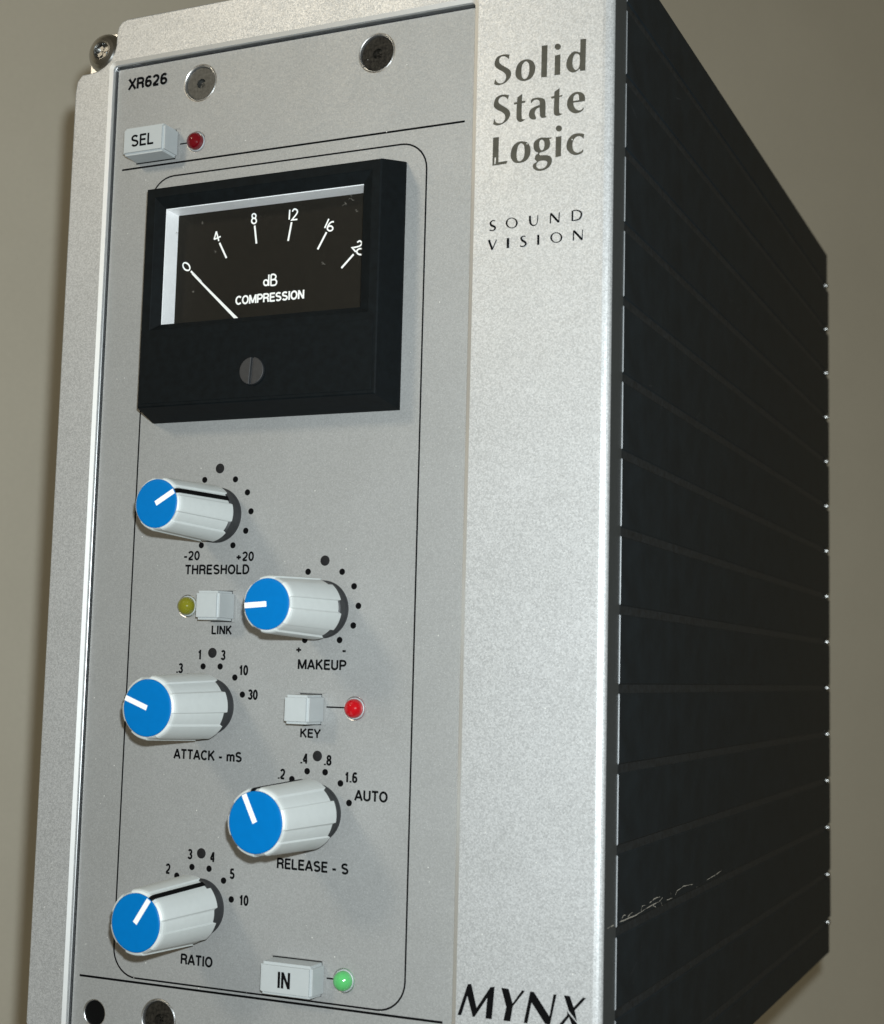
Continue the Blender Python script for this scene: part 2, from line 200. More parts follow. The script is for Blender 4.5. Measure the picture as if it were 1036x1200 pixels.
def offs(pts, d):
    # inset a counter-clockwise loop; d may be a list of one inset per edge i -> i+1
    n = len(pts); d = d if isinstance(d, list) else [d]*n; out = []
    nr = []
    for i in range(n):
        a = pts[i]; b = pts[(i+1) % n]; L = math.hypot(b[0]-a[0], b[1]-a[1]) or 1
        nr.append((-(b[1]-a[1])/L, (b[0]-a[0])/L))
    for i in range(n):
        n0 = nr[i-1]; n1 = nr[i]; d0 = d[i-1]; d1 = d[i]; den = n0[0]*n1[1]-n0[1]*n1[0]
        if abs(den) < 1e-3:
            out.append((pts[i][0]+(n0[0]*d0+n1[0]*d1)/2, pts[i][1]+(n0[1]*d0+n1[1]*d1)/2))
        else:
            out.append((pts[i][0]+(d0*n1[1]-d1*n0[1])/den, pts[i][1]+(n0[0]*d1-n1[0]*d0)/den))
    return out
def area(p): return sum(p[i-1][0]*p[i][1]-p[i][0]*p[i-1][1] for i in range(len(p)))/2
def plate(acc, outer, holes, y0, y1, bev=.15, steps=2, special=None, hbev=None, wall_m=0, face_m=0, hsteps=None, flat=1.0):
    """plate in the xz plane, front at y0, back at y1, edges rounded over; holes are loops"""
    loops = [outer if area(outer) > 0 else outer[::-1]] + [h[::-1] if area(h) > 0 else h for h in holes]
    fronts = []
    for li, L in enumerate(loops):
        rings = []
        n = len(L)
        bb = bev if li == 0 else (hbev if hbev is not None else bev)
        B = [bb]*n
        if li == 0 and special: B = [special(L[i], L[(i+1) % n]) or bb for i in range(n)]
        rings.append([(p[0], y1, p[1]) for p in L])
        st_ = steps if li == 0 or not hsteps else hsteps
        for k in range(st_+1):
            t = math.pi/2*k/st_
            ins = offs(L, [b*(1-math.cos(t)) for b in B])
            dep = [max(B[i-1], B[i])*(1-math.sin(t)) for i in range(n)]
            if li and hsteps: dep = [d*.78 for d in dep]
            if flat != 1.0: dep = [d*(flat if max(B[i-1], B[i]) > bev*1.5 else 1) for i, d in enumerate(dep)]
            rings.append([(p[0], y0+dd, p[1]) for p, dd in zip(ins, dep)])
        for a, b in zip(rings, rings[1:]):
            acc.add(a+b, [(i, (i+1) % n, n+(i+1) % n, n+i) for i in range(n)], wall_m if li else 0)
        fronts.append(rings[-1])
    flat = [p for r in fronts for p in r]
    acc.add(flat, tessellate_polygon([[Vector((p[0], p[2], 0)) for p in r] for r in fronts]), face_m)
def circ(cx, cz, r, n=32, a0=0, a1=2*math.pi, end=False):
    return [(cx+r*math.cos(a0+(a1-a0)*k/(n-1 if end else n)), cz+r*math.sin(a0+(a1-a0)*k/(n-1 if end else n))) for k in range(n)]
def rrect(x0, z0, x1, z1, r, n=6):
    out = []
    for cx, cz, a in ((x1-r, z0+r, -90), (x1-r, z1-r, 0), (x0+r, z1-r, 90), (x0+r, z0+r, 180)):
        out += circ(cx, cz, r, n, math.radians(a), math.radians(a+90), True)
    return out
def lathe(acc, prof, seg=40, m=0, cx=0, cz=0, cap0=True, cap1=True, a_off=0):
    """profile of (radius, y) spun about the y axis"""
    rings = [[(cx+r*math.cos(2*math.pi*k/seg+a_off), y, cz+r*math.sin(2*math.pi*k/seg+a_off)) for k in range(seg)] for r, y in prof]
    for a, b in zip(rings, rings[1:]): acc.add(a+b, [(i, (i+1) % seg, seg+(i+1) % seg, seg+i) for i in range(seg)], m)
    if cap0: acc.add(rings[0], [tuple(range(seg))], m)
    if cap1: acc.add(rings[-1], [tuple(range(seg))], m)
# --- strokes and print
def smooth_path(pts, closed=False, sub=5):
    n = len(pts); out = []
    C = [len(p) > 2 and p[2] for p in pts]
    rng = n if closed else n-1
    for i in range(rng):
        p1 = pts[i]; p2 = pts[(i+1) % n]
        p0 = pts[i-1] if (closed or i > 0) and not C[i] else p1
        p3 = pts[(i+2) % n] if (closed or i+2 < n) and not C[(i+1) % n] else p2
        if C[i] and C[(i+1) % n]: out.append((p1[0], p1[1])); continue
        for k in range(sub):
            t = k/sub
            f = lambda j: .5*((2*p1[j])+(-p0[j]+p2[j])*t+(2*p0[j]-5*p1[j]+4*p2[j]-p3[j])*t*t+(-p0[j]+3*p1[j]-3*p2[j]+p3[j])*t**3)
            out.append((f(0), f(1)))
    if not closed: out.append((pts[-1][0], pts[-1][1]))
    return out
class Ink:
    """flat print facing -y; each stroke 4 microns above the one before"""
    def __init__(s, y): s.a = Acc(); s.y = y; s.k = 0
    def stroke(s, pts, w, closed=False, sm=True):
        P = smooth_path(pts, closed) if sm else [(p[0], p[1]) for p in pts]
        n = len(P); W = w if isinstance(w, list) else [w]
        y = s.y - .004*(s.k % 12); s.k += 1
        Ls = []; Rs = []
        for i in range(n):
            a = P[i-1] if (i > 0 or closed) else P[i]; b = P[(i+1) % n] if (i < n-1 or closed) else P[i]; p = P[i]
            d0 = Vector((p[0]-a[0], p[1]-a[1])); d1 = Vector((b[0]-p[0], b[1]-p[1]))
            if d0.length < 1e-6: d0 = d1
            if d1.length < 1e-6: d1 = d0
            d0.normalize(); d1.normalize(); t = d0+d1
            if t.length < 1e-4: t = d1.copy()
            t.normalize(); nx, nz = -t.y, t.x
            mi = min(1/max(.35, t.dot(d1)), 2.2)
            if len(W) == 1: ww = W[0]
            else:
                u = i/max(1, (n if closed else n-1))*(len(W) if closed else len(W)-1); q = int(u) % len(W); ww = W[q]*(1-(u-int(u)))+W[(q+1) % len(W)]*(u-int(u))
            h = ww/2*mi
            Ls.append((p[0]+nx*h, y, p[1]+nz*h)); Rs.append((p[0]-nx*h, y, p[1]-nz*h))
        rng = n if closed else n-1
        s.a.add(Ls+Rs, [(i, (i+1) % n, n+(i+1) % n, n+i) for i in range(rng)])
    def disc(s, x, z, r, n=24): s.a.add([(p[0], s.y, p[1]) for p in circ(x, z, r, n)], [tuple(range(n))])
    def poly(s, loops):
        L = [[Vector((p[0], p[1], 0)) for p in l] for l in loops]
        s.a.add([(p.x, s.y, p.y) for l in L for p in l], tessellate_polygon(L))
    def build(s, name, mat, parent, loc=None):
        if loc is None:
            xs = [v[0] for v in s.a.v]; zs = [v[2] for v in s.a.v]
            loc = ((min(xs)+max(xs))/2, s.y, (min(zs)+max(zs))/2)
        return s.a.build(name, mat, parent, loc)
def A(cx, cy, rx, ry, a0, a1, n=9):
    return [(cx+rx*math.cos(math.radians(a0+(a1-a0)*k/(n-1))), cy+ry*math.sin(math.radians(a0+(a1-a0)*k/(n-1)))) for k in range(n)]
# stroke alphabet: unit cap height, centre lines inset by half a stroke (.07); width then strokes
T, B_ = .93, .07
F = {
 'A': (.66, [[(.05, 0), (.33, 1)], [(.61, 0), (.33, 1)], [(.16, .3), (.5, .3)]]),
 'B': (.62, [[(.1, 0), (.1, 1)], [(.1, T), (.34, T)]+A(.34, .735, .2, .195, 90, -90)+[(.1, .54)], [(.1, .5), (.36, .5)]+A(.36, .285, .21, .215, 90, -90)+[(.1, B_)]]),
 'C': (.66, [A(.36, .5, .27, .43, 42, 318, 17)]),
 'D': (.64, [[(.1, 0), (.1, 1)], [(.1, T), (.28, T)]+A(.28, .5, .28, .43, 90, -90, 13)+[(.1, B_)]]),
 'E': (.56, [[(.1, 0), (.1, 1)], [(.1, T), (.53, T)], [(.1, .52), (.49, .52)], [(.1, B_), (.54, B_)]]),
 'H': (.64, [[(.1, 0), (.1, 1)], [(.54, 0), (.54, 1)], [(.1, .52), (.54, .52)]]),
 'I': (.22, [[(.11, 0), (.11, 1)]]),
 'K': (.64, [[(.1, 0), (.1, 1)], [(.56, 1), (.12, .42)], [(.25, .6), (.59, 0)]]),
 'L': (.53, [[(.1, 0), (.1, 1)], [(.1, B_), (.51, B_)]]),
 'M': (.78, [[(.09, 0), (.09, 1)], [(.69, 0), (.69, 1)], [(.11, .97), (.39, .06)], [(.67, .97), (.39, .06)]]),
 'N': (.66, [[(.1, 0), (.1, 1)], [(.56, 0), (.56, 1)], [(.12, .95), (.54, .05)]]),
 'O': (.7, [('c', A(.35, .5, .27, .43, 0, 340, 18))]),
 'P': (.6, [[(.1, 0), (.1, 1)], [(.1, T), (.33, T)]+A(.33, .69, .21, .24, 90, -90)+[(.1, .45)]]),
 'R': (.64, [[(.1, 0), (.1, 1)], [(.1, T), (.34, T)]+A(.34, .71, .21, .22, 90, -90)+[(.1, .49)], [(.34, .49), (.45, .46), (.52, .36), (.53, .15), (.57, 0)]]),
 'S': (.62, [A(.31, .72, .21, .21, 28, 180, 9)+[(.13, .6), (.27, .53), (.4, .49)]+A(.32, .285, .22, .215, 55, -155, 12)]),
 'T': (.58, [[(.29, 0), (.29, 1)], [(.03, T), (.55, T)]]),
 'U': (.64, [[(.1, 1), (.1, .35)]+A(.32, .3, .22, .23, 180, 360, 9)+[(.54, .35), (.54, 1)]]),
 'V': (.62, [[(.04, 1), (.31, 0)], [(.58, 1), (.31, 0)]]),
 'X': (.62, [[(.04, 0), (.57, 1)], [(.05, 1), (.59, 0)]]),
 'Y': (.62, [[(.04, 1), (.31, .42)], [(.58, 1), (.31, .42)], [(.31, 0), (.31, .5)]]),
 'm': (.8, [[(.09, 0), (.09, .72)], [(.09, .5)]+A(.245, .5, .15, .16, 150, 10, 7)+[(.4, 0)], [(.4, .5)]+A(.555, .5, .15, .16, 150, 10, 7)+[(.71, 0)]]),
 '0': (.58, [('c', A(.29, .5, .2, .43, 0, 340, 18))]),
 '1': (.58, [[(.36, 0), (.36, 1)], [(.36, .86), (.28, .76), (.14, .74)]]),
 '2': (.58, [A(.28, .7, .2, .23, 165, -20, 10)+[(.38, .42), (.16, .22), (.09, B_)], [(.06, B_), (.5, B_)]]),
 '3': (.58, [A(.27, .735, .18, .195, 160, -80, 10)+[(.24, .53)], [(.24, .52)]+A(.27, .285, .2, .215, 80, -165, 11)]),
 '4': (.58, [[(.39, 0), (.39, 1)], [(.37, .96), (.06, .3)], [(.03, .28), (.53, .28)]]),
 '5': (.58, [[(.48, T), (.14, T)], [(.15, .97), (.11, .47)], A(.28, .32, .21, .25, 140, -155, 12)]),
 '6': (.58, [('c', A(.3, .31, .2, .24, 0, 340, 16)), [(.47, .8), (.41, .91), (.3, .93), (.17, .84), (.11, .62), (.1, .35)]]),
 '8': (.58, [('c', A(.29, .73, .17, .2, 0, 340, 14)), ('c', A(.29, .29, .2, .22, 0, 340, 16))]),
 '.': (.28, [[(.14, 0), (.14, .15)]]), '-': (.4, [[(.04, .36), (.34, .36)]]), '+': (.6, [[(.06, .4), (.52, .4)], [(.29, .15), (.29, .65)]]), ' ': (.28, []),
}
def text(name, s, x0, x1, z, h, y, mat, parent, wt=.155, center=None, spx=1.0, skew=0.0):
    adv = sum(F[c][0] for c in s); sp = .04*(len(s)-1)*spx
    k = (x1-x0)/(adv+sp) if x1 is not None else h*.95
    if center is not None: x0 = center - (adv+sp)*k/2
    wt *= 1.38
    ink = Ink(y); x = x0
    for c in s:
        for q in F[c][1]:
            cl = False
            if isinstance(q, tuple): cl = True; q = q[1]
            ink.stroke([(x+p[0]*k, z+p[1]*h) for p in q], wt*h, cl, sm=False)
        x += (F[c][0]+.04*spx)*k
    return ink.build(name, mat, parent)

# ------------------------------------------------------------------ the wall behind
wa = Acc(); t_ = math.radians(50); ca, sa = math.cos(t_), math.sin(t_)
def wp(u, d, z): return (-122+u*ca-d*sa, 135+u*sa+d*ca, z)
wa.add([wp(u, d, z) for d in (0, 100) for u, z in ((-900, -900), (1500, -900), (1500, 900), (-900, 900))],
       [(0, 1, 2, 3), (4, 5, 6, 7), (0, 1, 5, 4), (1, 2, 6, 5), (2, 3, 7, 6), (3, 0, 4, 7)])
wo = wa.build('wall', M['wall']); wo['kind'] = 'structure'

# ------------------------------------------------------------------ the case
rack = rootobj('equipment_case', (30, 65, -127), 'tall silver-fronted equipment case with black ribbed side standing before the beige wall', 'equipment case')
ZT, ZB = 6.2, -127.0
XR_ = 67.08; FY = -0.8
acc = Acc()
notch = [(-5.72, -2.6), (-5.5, -1.1), (-4.75, -.25), (-3.4, -.22), (-2.35, -.1), (-1.25, .35), (-.35, 1.05), (.15, 1.9), (.42, 2.95), (.43, 4.4), (.62, 5.3), (1.15, 5.95), (2.1, ZT)]
outer = [(-5.72, -118)] + notch + [(XR_, ZT), (XR_, ZB), (2.1, ZB), (1.0, -126.6), (.43, -125.2), (.42, -123.6), (-.35, -121.8), (-2.35, -120.8), (-4.8, -120.6), (-5.72, -119.4)]
opening = rrect(.1, -121.0, 50.5, .25, .5, 4)
def right_edge(a, b): return 1.22 if a[0] > XR_-.1 and b[0] > XR_-.1 else None
plate(acc, outer, [opening], FY, -.2, .24, 6, right_edge, hbev=.50, wall_m=1, hsteps=1, flat=.48)
acc.build('faceplate', [M['frame'], M['chamfer']], rack, (30, 0, -60), smooth=True)
# the back half of the faceplate ring, set a hair inside
a2 = Acc(); plate(a2, offs(outer if area(outer) > 0 else outer[::-1], .05), [rrect(.13, -120.97, 50.47, .22, .5, 4)], -.19, 1.6, .04, 1)
a2.build('faceplate_backing', M['cut'], rack, (30, 2, -60))
# dark trim strip down the right edge
b = Acc(); b.box((60, 1.65, ZB+.2), (XR_+.01, 3.8, ZT-.2), ch=.03); b.box((XR_-.04, -.22, ZB+.2), (XR_+.015, 1.66, ZT-.2), ch=.01); b.build('side_trim', M['trim'], rack, (XR_, 2, -60))
# body core, whose right face is the floor of the grooves
SX = XR_-.05
b = Acc(); b.box((-1.5, 3.9, -124.7), (SX, 133.2, 4.7), ch=.2); b.build('body', M['groove'], rack, (33, 65, -60))
b = Acc(); b.box((-1.8, 133.3, -125.0), (SX-.6, 134.4, 5.0), ch=.3); b.build('rear_panel', M['side'], rack, (33, 134, -60))
b = Acc(); b.box((-2.0, 3.95, 4.75), (SX-.1, 133.1, 5.3), ch=.1); b.build('top_panel', M['side'], rack, (33, 65, 5))
# ribbed right side: boards between grooves, each with a bare cut front end
gz = [-1.15-8.455*k for k in range(15)]
zs = [5.35]+gz+[-125.3]
def board_mesh(z0, z1, back):
    h0 = (z0-z1)/2; zt, zb = h0, -h0; bv = .22; x0, x1 = -.1, .16; ya, yb = 0, back
    prof = [(x0, zb), (x1-bv, zb), (x1, zb+bv), (x1, zt-bv), (x1-bv, zt), (x0, zt)]
    n = len(prof); v = [(p[0], ya, p[1]) for p in prof]+[(p[0], yb, p[1]) for p in prof]
    # slightly smaller rounded far end
    return v, [(i, (i+1) % n, n+(i+1) % n, n+i) for i in range(n)]+[tuple(range(n)), tuple(range(2*n-1, n-1, -1))], [0]*n+[1, 0]
for k in range(len(zs)-1):
    top = zs[k]-(.4 if k else 0); bot = zs[k+1]+(.4 if k < len(zs)-2 else 0)
    v, f, mi = board_mesh(top, bot, 130.2 if k not in (0, len(zs)-2) else 128.6)
    mk('side_board', v, f, None, rack, (SX, 3.82, (top+bot)/2), False, [M['side'], M['board_end']], mi)
# steel domes added to make the bright dots at the far end of every groove
rv = None
for z in gz:
    if rv is None:
        a = Acc(); lathe(a, [(.01, -.62), (.35, -.58), (.55, -.42), (.62, -.1), (.62, .1)], 12)
        v = [(-p[1], p[0], p[2]) for p in a.v]
        rv = mk('groove_dot', v, a.f, M['steel'], rack, (SX, 131.0, z), True)
    else: link('groove_dot', rv.data, rack, (SX, 131.0, z))
# scratches in the black side
for s in SCR:
    a = Acc(); n0 = len(s); P3 = []
    for i in range(n0-1):
        for k in range(6): P3.append((s[i][0]+(s[i+1][0]-s[i][0])*k/6, s[i][1]+(s[i+1][1]-s[i][1])*k/6+random.uniform(-.03, .03)))
    P3.append(tuple(s[-1])); W_ = [random.choice([.012, .03, .05, .065]) for _ in P3]; W_[0] = W_[-1] = .004
    L = [(SX+.166, p[0], p[1]+w_) for p, w_ in zip(P3, W_)]; R = [(SX+.166, p[0], p[1]-w_) for p, w_ in zip(P3, W_)]; n = len(P3)
    a.add(L+R, [(i, i+1, n+i+1, n+i) for i in range(n-1)])
    a.build('scratch', M['scratch'], rack, (SX+.166, P3[0][0], P3[0][1]))
# mounting bracket and pan-head screw in the notch
a = Acc(); plate(a, [(-5.6, -3), (-5.6, 3.2), (-5.3, 4.4), (-4.4, 5.4), (-3.2, 5.95), (6, 5.95), (6, -3)], [], 1.9, 3.3, .1, 1)
a.build('bracket', M['cut'], rack, (-2.9, 2.5, 2))
def screw_head(name, parent, loc, r, h, mat, kind, rot=0.0, flat=False):
    a = Acc()
    rs = r*(.36 if not flat else .30)
    if flat: prof = [(r, .5), (r, .05), (r-.06, 0), (rs, 0), (rs*.92, .9), (.01, 1.0)]
    else: prof = [(r, 0), (r, -.1*h), (r*.97, -.32*h), (r*.86, -.62*h), (r*.7, -.84*h), (r*.52, -.97*h), (r*.46, -h), (r*.42, -.95*h), (r*.40, -.45*h), (.01, -.40*h)]
    seg = 36
    lathe(a, prof, seg, cap0=False, cap1=False)
    o = mk(name, a.v, a.f, mat, parent, loc, True)
    b = Acc(); t = r*.11; L = r*.36; yy = (-.62*h if not flat else .45)
    if kind == 'cross':
        for q in (rot, rot+math.pi/2):
            c_, s_ = math.cos(q), math.sin(q)
            for sg in (-1, 1):
                v = [];
                for (u, w_) in ((.1*L, -t), (L, -t*.8), (L, t*.8), (.1*L, t)):
                    x = u*sg; v.append((x*c_-w_*s_, yy, x*s_+w_*c_))
                v += [(p[0]*.9, yy+.3, p[2]*.9) for p in v]
                b.add(v, [(0, 1, 2, 3), (4, 5, 6, 7), (0, 1, 5, 4), (1, 2, 6, 5), (2, 3, 7, 6), (3, 0, 4, 7)])
        mk('recess', b.v, b.f, M['steel'] if not flat else mat, o, loc, False)
    return o
screw_head('mounting_screw', rack, (-2.9, 1.75, 3.25), 2.62, 1.35, M['steel'], 'cross', .5)

# print on the case
groups = [[0], [1, 2], [3], [4], [5], [6, 7], [8], [9], [10], [11], [12, 13], [14, 15], [16, 17], [18, 19, 20], [21], [22], [23]]
for g in groups:
    ink = Ink(FY-.012); ink.poly([smooth_path(LOGO[i], True, 5) for i in g]); ink.build('lettering', M['logo_ink'], rack)
ink = Ink(FY-.012)
for p, wv, cl in SVS: ink.stroke(p, wv, bool(cl))
ink.build('lettering', M['ink'], rack)
for p in MYNX:
    ink = Ink(FY-.012); ink.poly([[(q[0], q[1]) for q in p]]); ink.build('lettering', M['ink'], rack)

# ------------------------------------------------------------------ the compressor module
mod = rootobj('compressor_module', (25, 1.4, -120.6), 'silver audio module with black meter and blue-capped knobs, set into the case front', 'audio module')
SCREWS = [(13.05, -3.65), (37.7, -3.6), (12.9, -117.1), (37.7, -117.1)]
LEDS = [(12.8, -11.2, 'led_dark', 'dark red indicator light beside the SEL button'), (14.45, -68.85, 'led_yellow', 'olive yellow indicator light beside the LINK button'),
        (37.4, -80.25, 'led_red', 'bright red indicator light beside the KEY button'), (37.1, -110.05, 'led_green', 'green indicator light beside the IN button')]
acc = Acc()
plate(acc, rrect(.42, -120.5, 50.3, -.12, .25, 3), [circ(x, z, 2.28, 36) for x, z in SCREWS]+[circ(3.75, -117.35, 1.45, 32)]+[circ(x, z, 1.2, 28) for x, z, *_ in LEDS], 0, 1.3, .1, 3, hbev=.16, wall_m=1)
acc.build('front_panel', [M['panel'], M['cut']], mod, (25, 0, -60), smooth=True)
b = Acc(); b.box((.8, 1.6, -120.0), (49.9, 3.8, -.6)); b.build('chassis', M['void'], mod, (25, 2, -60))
for i, (x, z) in enumerate(SCREWS):
    o = screw_head('panel_screw', mod, (x, .22, z), 2.08, .6, M['darksteel' if i in (0,) else 'blackscrew'], 'cross', .6+i*.5, flat=True)
    o['label'] = ['dull grey panel screw', 'blackened panel screw at the top', 'blackened panel screw near the empty hole', 'blackened panel screw at the bottom'][i]
    a = Acc(); lathe(a, [(2.24, .9), (2.24, .12), (2.18, .04), (2.1, .3), (2.1, .9)], 36, cap0=False, cap1=False)
    mk('washer', a.v, a.f, M['cut'], o, (x, 0.0, z), True)
IY = -.012
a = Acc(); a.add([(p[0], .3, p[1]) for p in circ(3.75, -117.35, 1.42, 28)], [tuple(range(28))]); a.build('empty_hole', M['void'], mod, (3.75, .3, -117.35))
def rules(name, segs, wv=.23):
    ink = Ink(IY)
    for s in segs: ink.stroke(s, wv, sm=False)
    return ink.build(name, M['ink'], mod)
rules('printed_line', [[(1.75, -13.53), (49.25, -13.5)]], .24)
rules('printed_line', [[(1.35, -113.2), (49.15, -113.12)]], .26)
ink = Ink(IY-.006); bl = rrect(6.15, -112.7, 44.6, -15.2, 3.3, 10); ink.stroke([(p[0]+(.25 if p[0] < 20 and p[1] > -60 else 0), p[1]) for p in bl], .2, True, sm=False); ink.build('printed_border', M['ink'], mod)
for s in ([(10.3, -11.2), (11.6, -11.2)], [(33.7, -80.2), (36.2, -80.2)], [(34.9, -110.0), (35.9, -110.0)], [(15.6, -68.85), (17.5, -68.85)]): rules('printed_line', [s], .17)
def legend(s, x0, x1, z, h, wt=.155, center=None): return text('lettering', s, x0, x1, z, h, IY-.003, M['ink'], mod, wt, center)
legend('XR626', 2.1, 8.05, -3.0, 1.42, .17)
legend('THRESHOLD', 13.9, 22.95, -65.05, 1.12)
legend('-20', 13.65, 15.95, -63.35, 1.08); legend('+20', 21.0, 23.5, -63.5, 1.08)
legend('LINK', 18.0, 20.85, -72.15, 1.0, .16)
legend('+', 29.55, 30.4, -74.25, 1.1, .14); legend('-', 35.6, 36.15, -74.25, 1.1, .16)
legend('MAKEUP', 29.88, 36.2, -76.0, 1.12)
legend('ATTACK - mS', 13.45, 22.9, -86.9, 1.12)
legend('KEY', 30.5, 33.2, -83.72, .98, .16)
legend('RELEASE - S', 28.05, 37.3, -98.55, 1.15)
legend('AUTO', 37.75, 41.9, -90.4, 1.15)
legend('RATIO', 15.62, 20.05, -110.4, 1.15)
for s, x, z in (('.3', 13.75, -76.26), ('1', 16.5, -74.6), ('3', 19.8, -74.6), ('10', 22.62, -76.3), ('30', 24.05, -79.1), ('.2', 28.25, -87.98), ('.4', 31.15, -86.1), ('.8', 34.2, -86.15), ('1.6', 37.2, -87.9),
                ('2', 13.35, -99.75), ('3', 16.35, -97.85), ('4', 19.45, -97.95), ('5', 22.2, -99.65), ('10', 23.85, -102.5)):
    legend(s, 0, None, z-.57, 1.14, .155, center=x)
# scale dots
def dots(name, lst, r, y=IY):
    first = None
    for x, z in lst:
        if first is None:
            a = Acc(); lathe(a, [(r, 0), (r, -.006), (r*.96, -.012)], 20, cap0=False); first = mk(name, a.v, a.f, M['ink'], mod, (x, 0, z))
        else: link(name, first.data, mod, (x, 0, z))
sm = [(16.17, -53.68), (20.5, -53.75), (22.24, -55.36), (22.83, -57.63), (22.21, -59.93), (16.08, -61.58), (20.51, -61.63), (14.35, -55.36), (13.75, -57.63), (14.4, -59.93),
      (30.83, -64.82), (35.28, -64.84), (36.87, -66.5), (37.5, -68.72), (36.92, -70.94), (30.7, -72.67), (35.23, -72.61), (29.15, -66.5), (28.5, -68.72), (29.1, -70.94),
      (17.04, -75.98), (19.42, -75.94), (21.5, -77.18), (22.62, -79.13), (14.95, -77.18),
      (31.6, -87.5), (33.92, -87.5), (35.92, -88.63), (37.08, -90.73), (29.65, -88.5),
      (16.66, -99.3), (19.02, -99.32), (21.06, -100.51), (22.2, -102.54), (14.6, -100.46)]
dots('scale_dot', sm, .37)
big = [(18.28, -52.37), (33.01, -63.55), (18.27, -74.36), (32.86, -85.74), (17.88, -97.65)]  # small holes drawn as domed discs, their inner dark put into the colour
first = None
for x, z in big:
    if first is None:
        a = Acc(); lathe(a, [(.6, 0), (.6, -.02), (.56, -.04), (.3, -.07), (.01, -.08)], 24, cap0=False, cap1=False); first = mk('hole_dot', a.v, a.f, M['hole_dark'], mod, (x, 0, z), True)
    else: link('hole_dot', first.data, mod, (x, 0, z))

# --- indicator lights
for x, z, mt, lab in LEDS:
    a = Acc(); rr = 1.09; prof = [(rr, .8), (rr, -.25)]+[(rr*math.cos(t), -.25-rr*.85*math.sin(t)) for t in [math.radians(12*k) for k in range(1, 8)]]+[(.01, -.25-rr*.85)]
    lathe(a, prof, 28, cap0=False, cap1=False)
    o = mk('indicator_light', a.v, a.f, M[mt], mod, (x, 0, z), True); o['label'] = lab
    a = Acc(); lathe(a, [(1.2, .3), (1.19, -.03), (1.14, -.06), (1.08, -.02), (1.08, .3)], 28, cap0=False, cap1=False)
    mk('bezel_ring', a.v, a.f, M['key'], o, (x, 0, z), True)

# --- push buttons
def button(x0, z0, x1, z1, h, s=None, sx=None, sz=None, sh=1.5):
    cx, cz = (x0+x1)/2, (z0+z1)/2; hx, hz = (x1-x0)/2, (z1-z0)/2
    bm = bmesh.new(); bmesh.ops.create_cube(bm, size=1)
    for v in bm.verts:
        fr = v.co.y < 0; k = .975 if fr else 1
        v.co = Vector((v.co.x*2*hx*k, -h if fr else -.12, v.co.z*2*hz*k))
    bmesh.ops.bevel(bm, geom=[e for e in bm.edges if not all(v.co.y > -.2 for v in e.verts)], offset=.3, segments=5, affect='EDGES')
    bm.verts.index_update(); V = [v.co[:] for v in bm.verts]; Fc = [[v.index for v in f.verts] for f in bm.faces]; bm.free()
    o = mk('push_button', V, Fc, M['key'], mod, (cx, 0, cz), True)
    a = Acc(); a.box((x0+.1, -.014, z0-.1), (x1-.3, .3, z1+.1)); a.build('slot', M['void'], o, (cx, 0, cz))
    a = Acc(); plate(a, rrect(x0-.2, z0-.2, x1+.32, z1+.2, .25, 4), [rrect(x0-.1, z0-.13, x1+.2, z1+.13, .12, 3)], -.04, .2, .03, 1); a.build('surround', M['panel'], o, (cx, 0, cz))
    if s: text('lettering', s, sx[0], sx[1], sz, sh, -h-.012, M['ink'], o, .13)
    return o
button(3.8, -12.95, 10.1, -9.35, 3.0, 'SEL', (5.15, 8.6), -11.95, 1.5)['label'] = 'wide white button marked SEL'
button(17.75, -70.6, 21.05, -67.15, 3.4)['label'] = 'small white button over the word LINK'
button(30.25, -82.15, 33.5, -78.85, 3.6)['label'] = 'small white button over the word KEY'
button(27.9, -111.95, 34.65, -108.35, 2.8, 'IN', (30.3, 31.95), -111.05, 1.75)['label'] = 'wide white button marked IN'

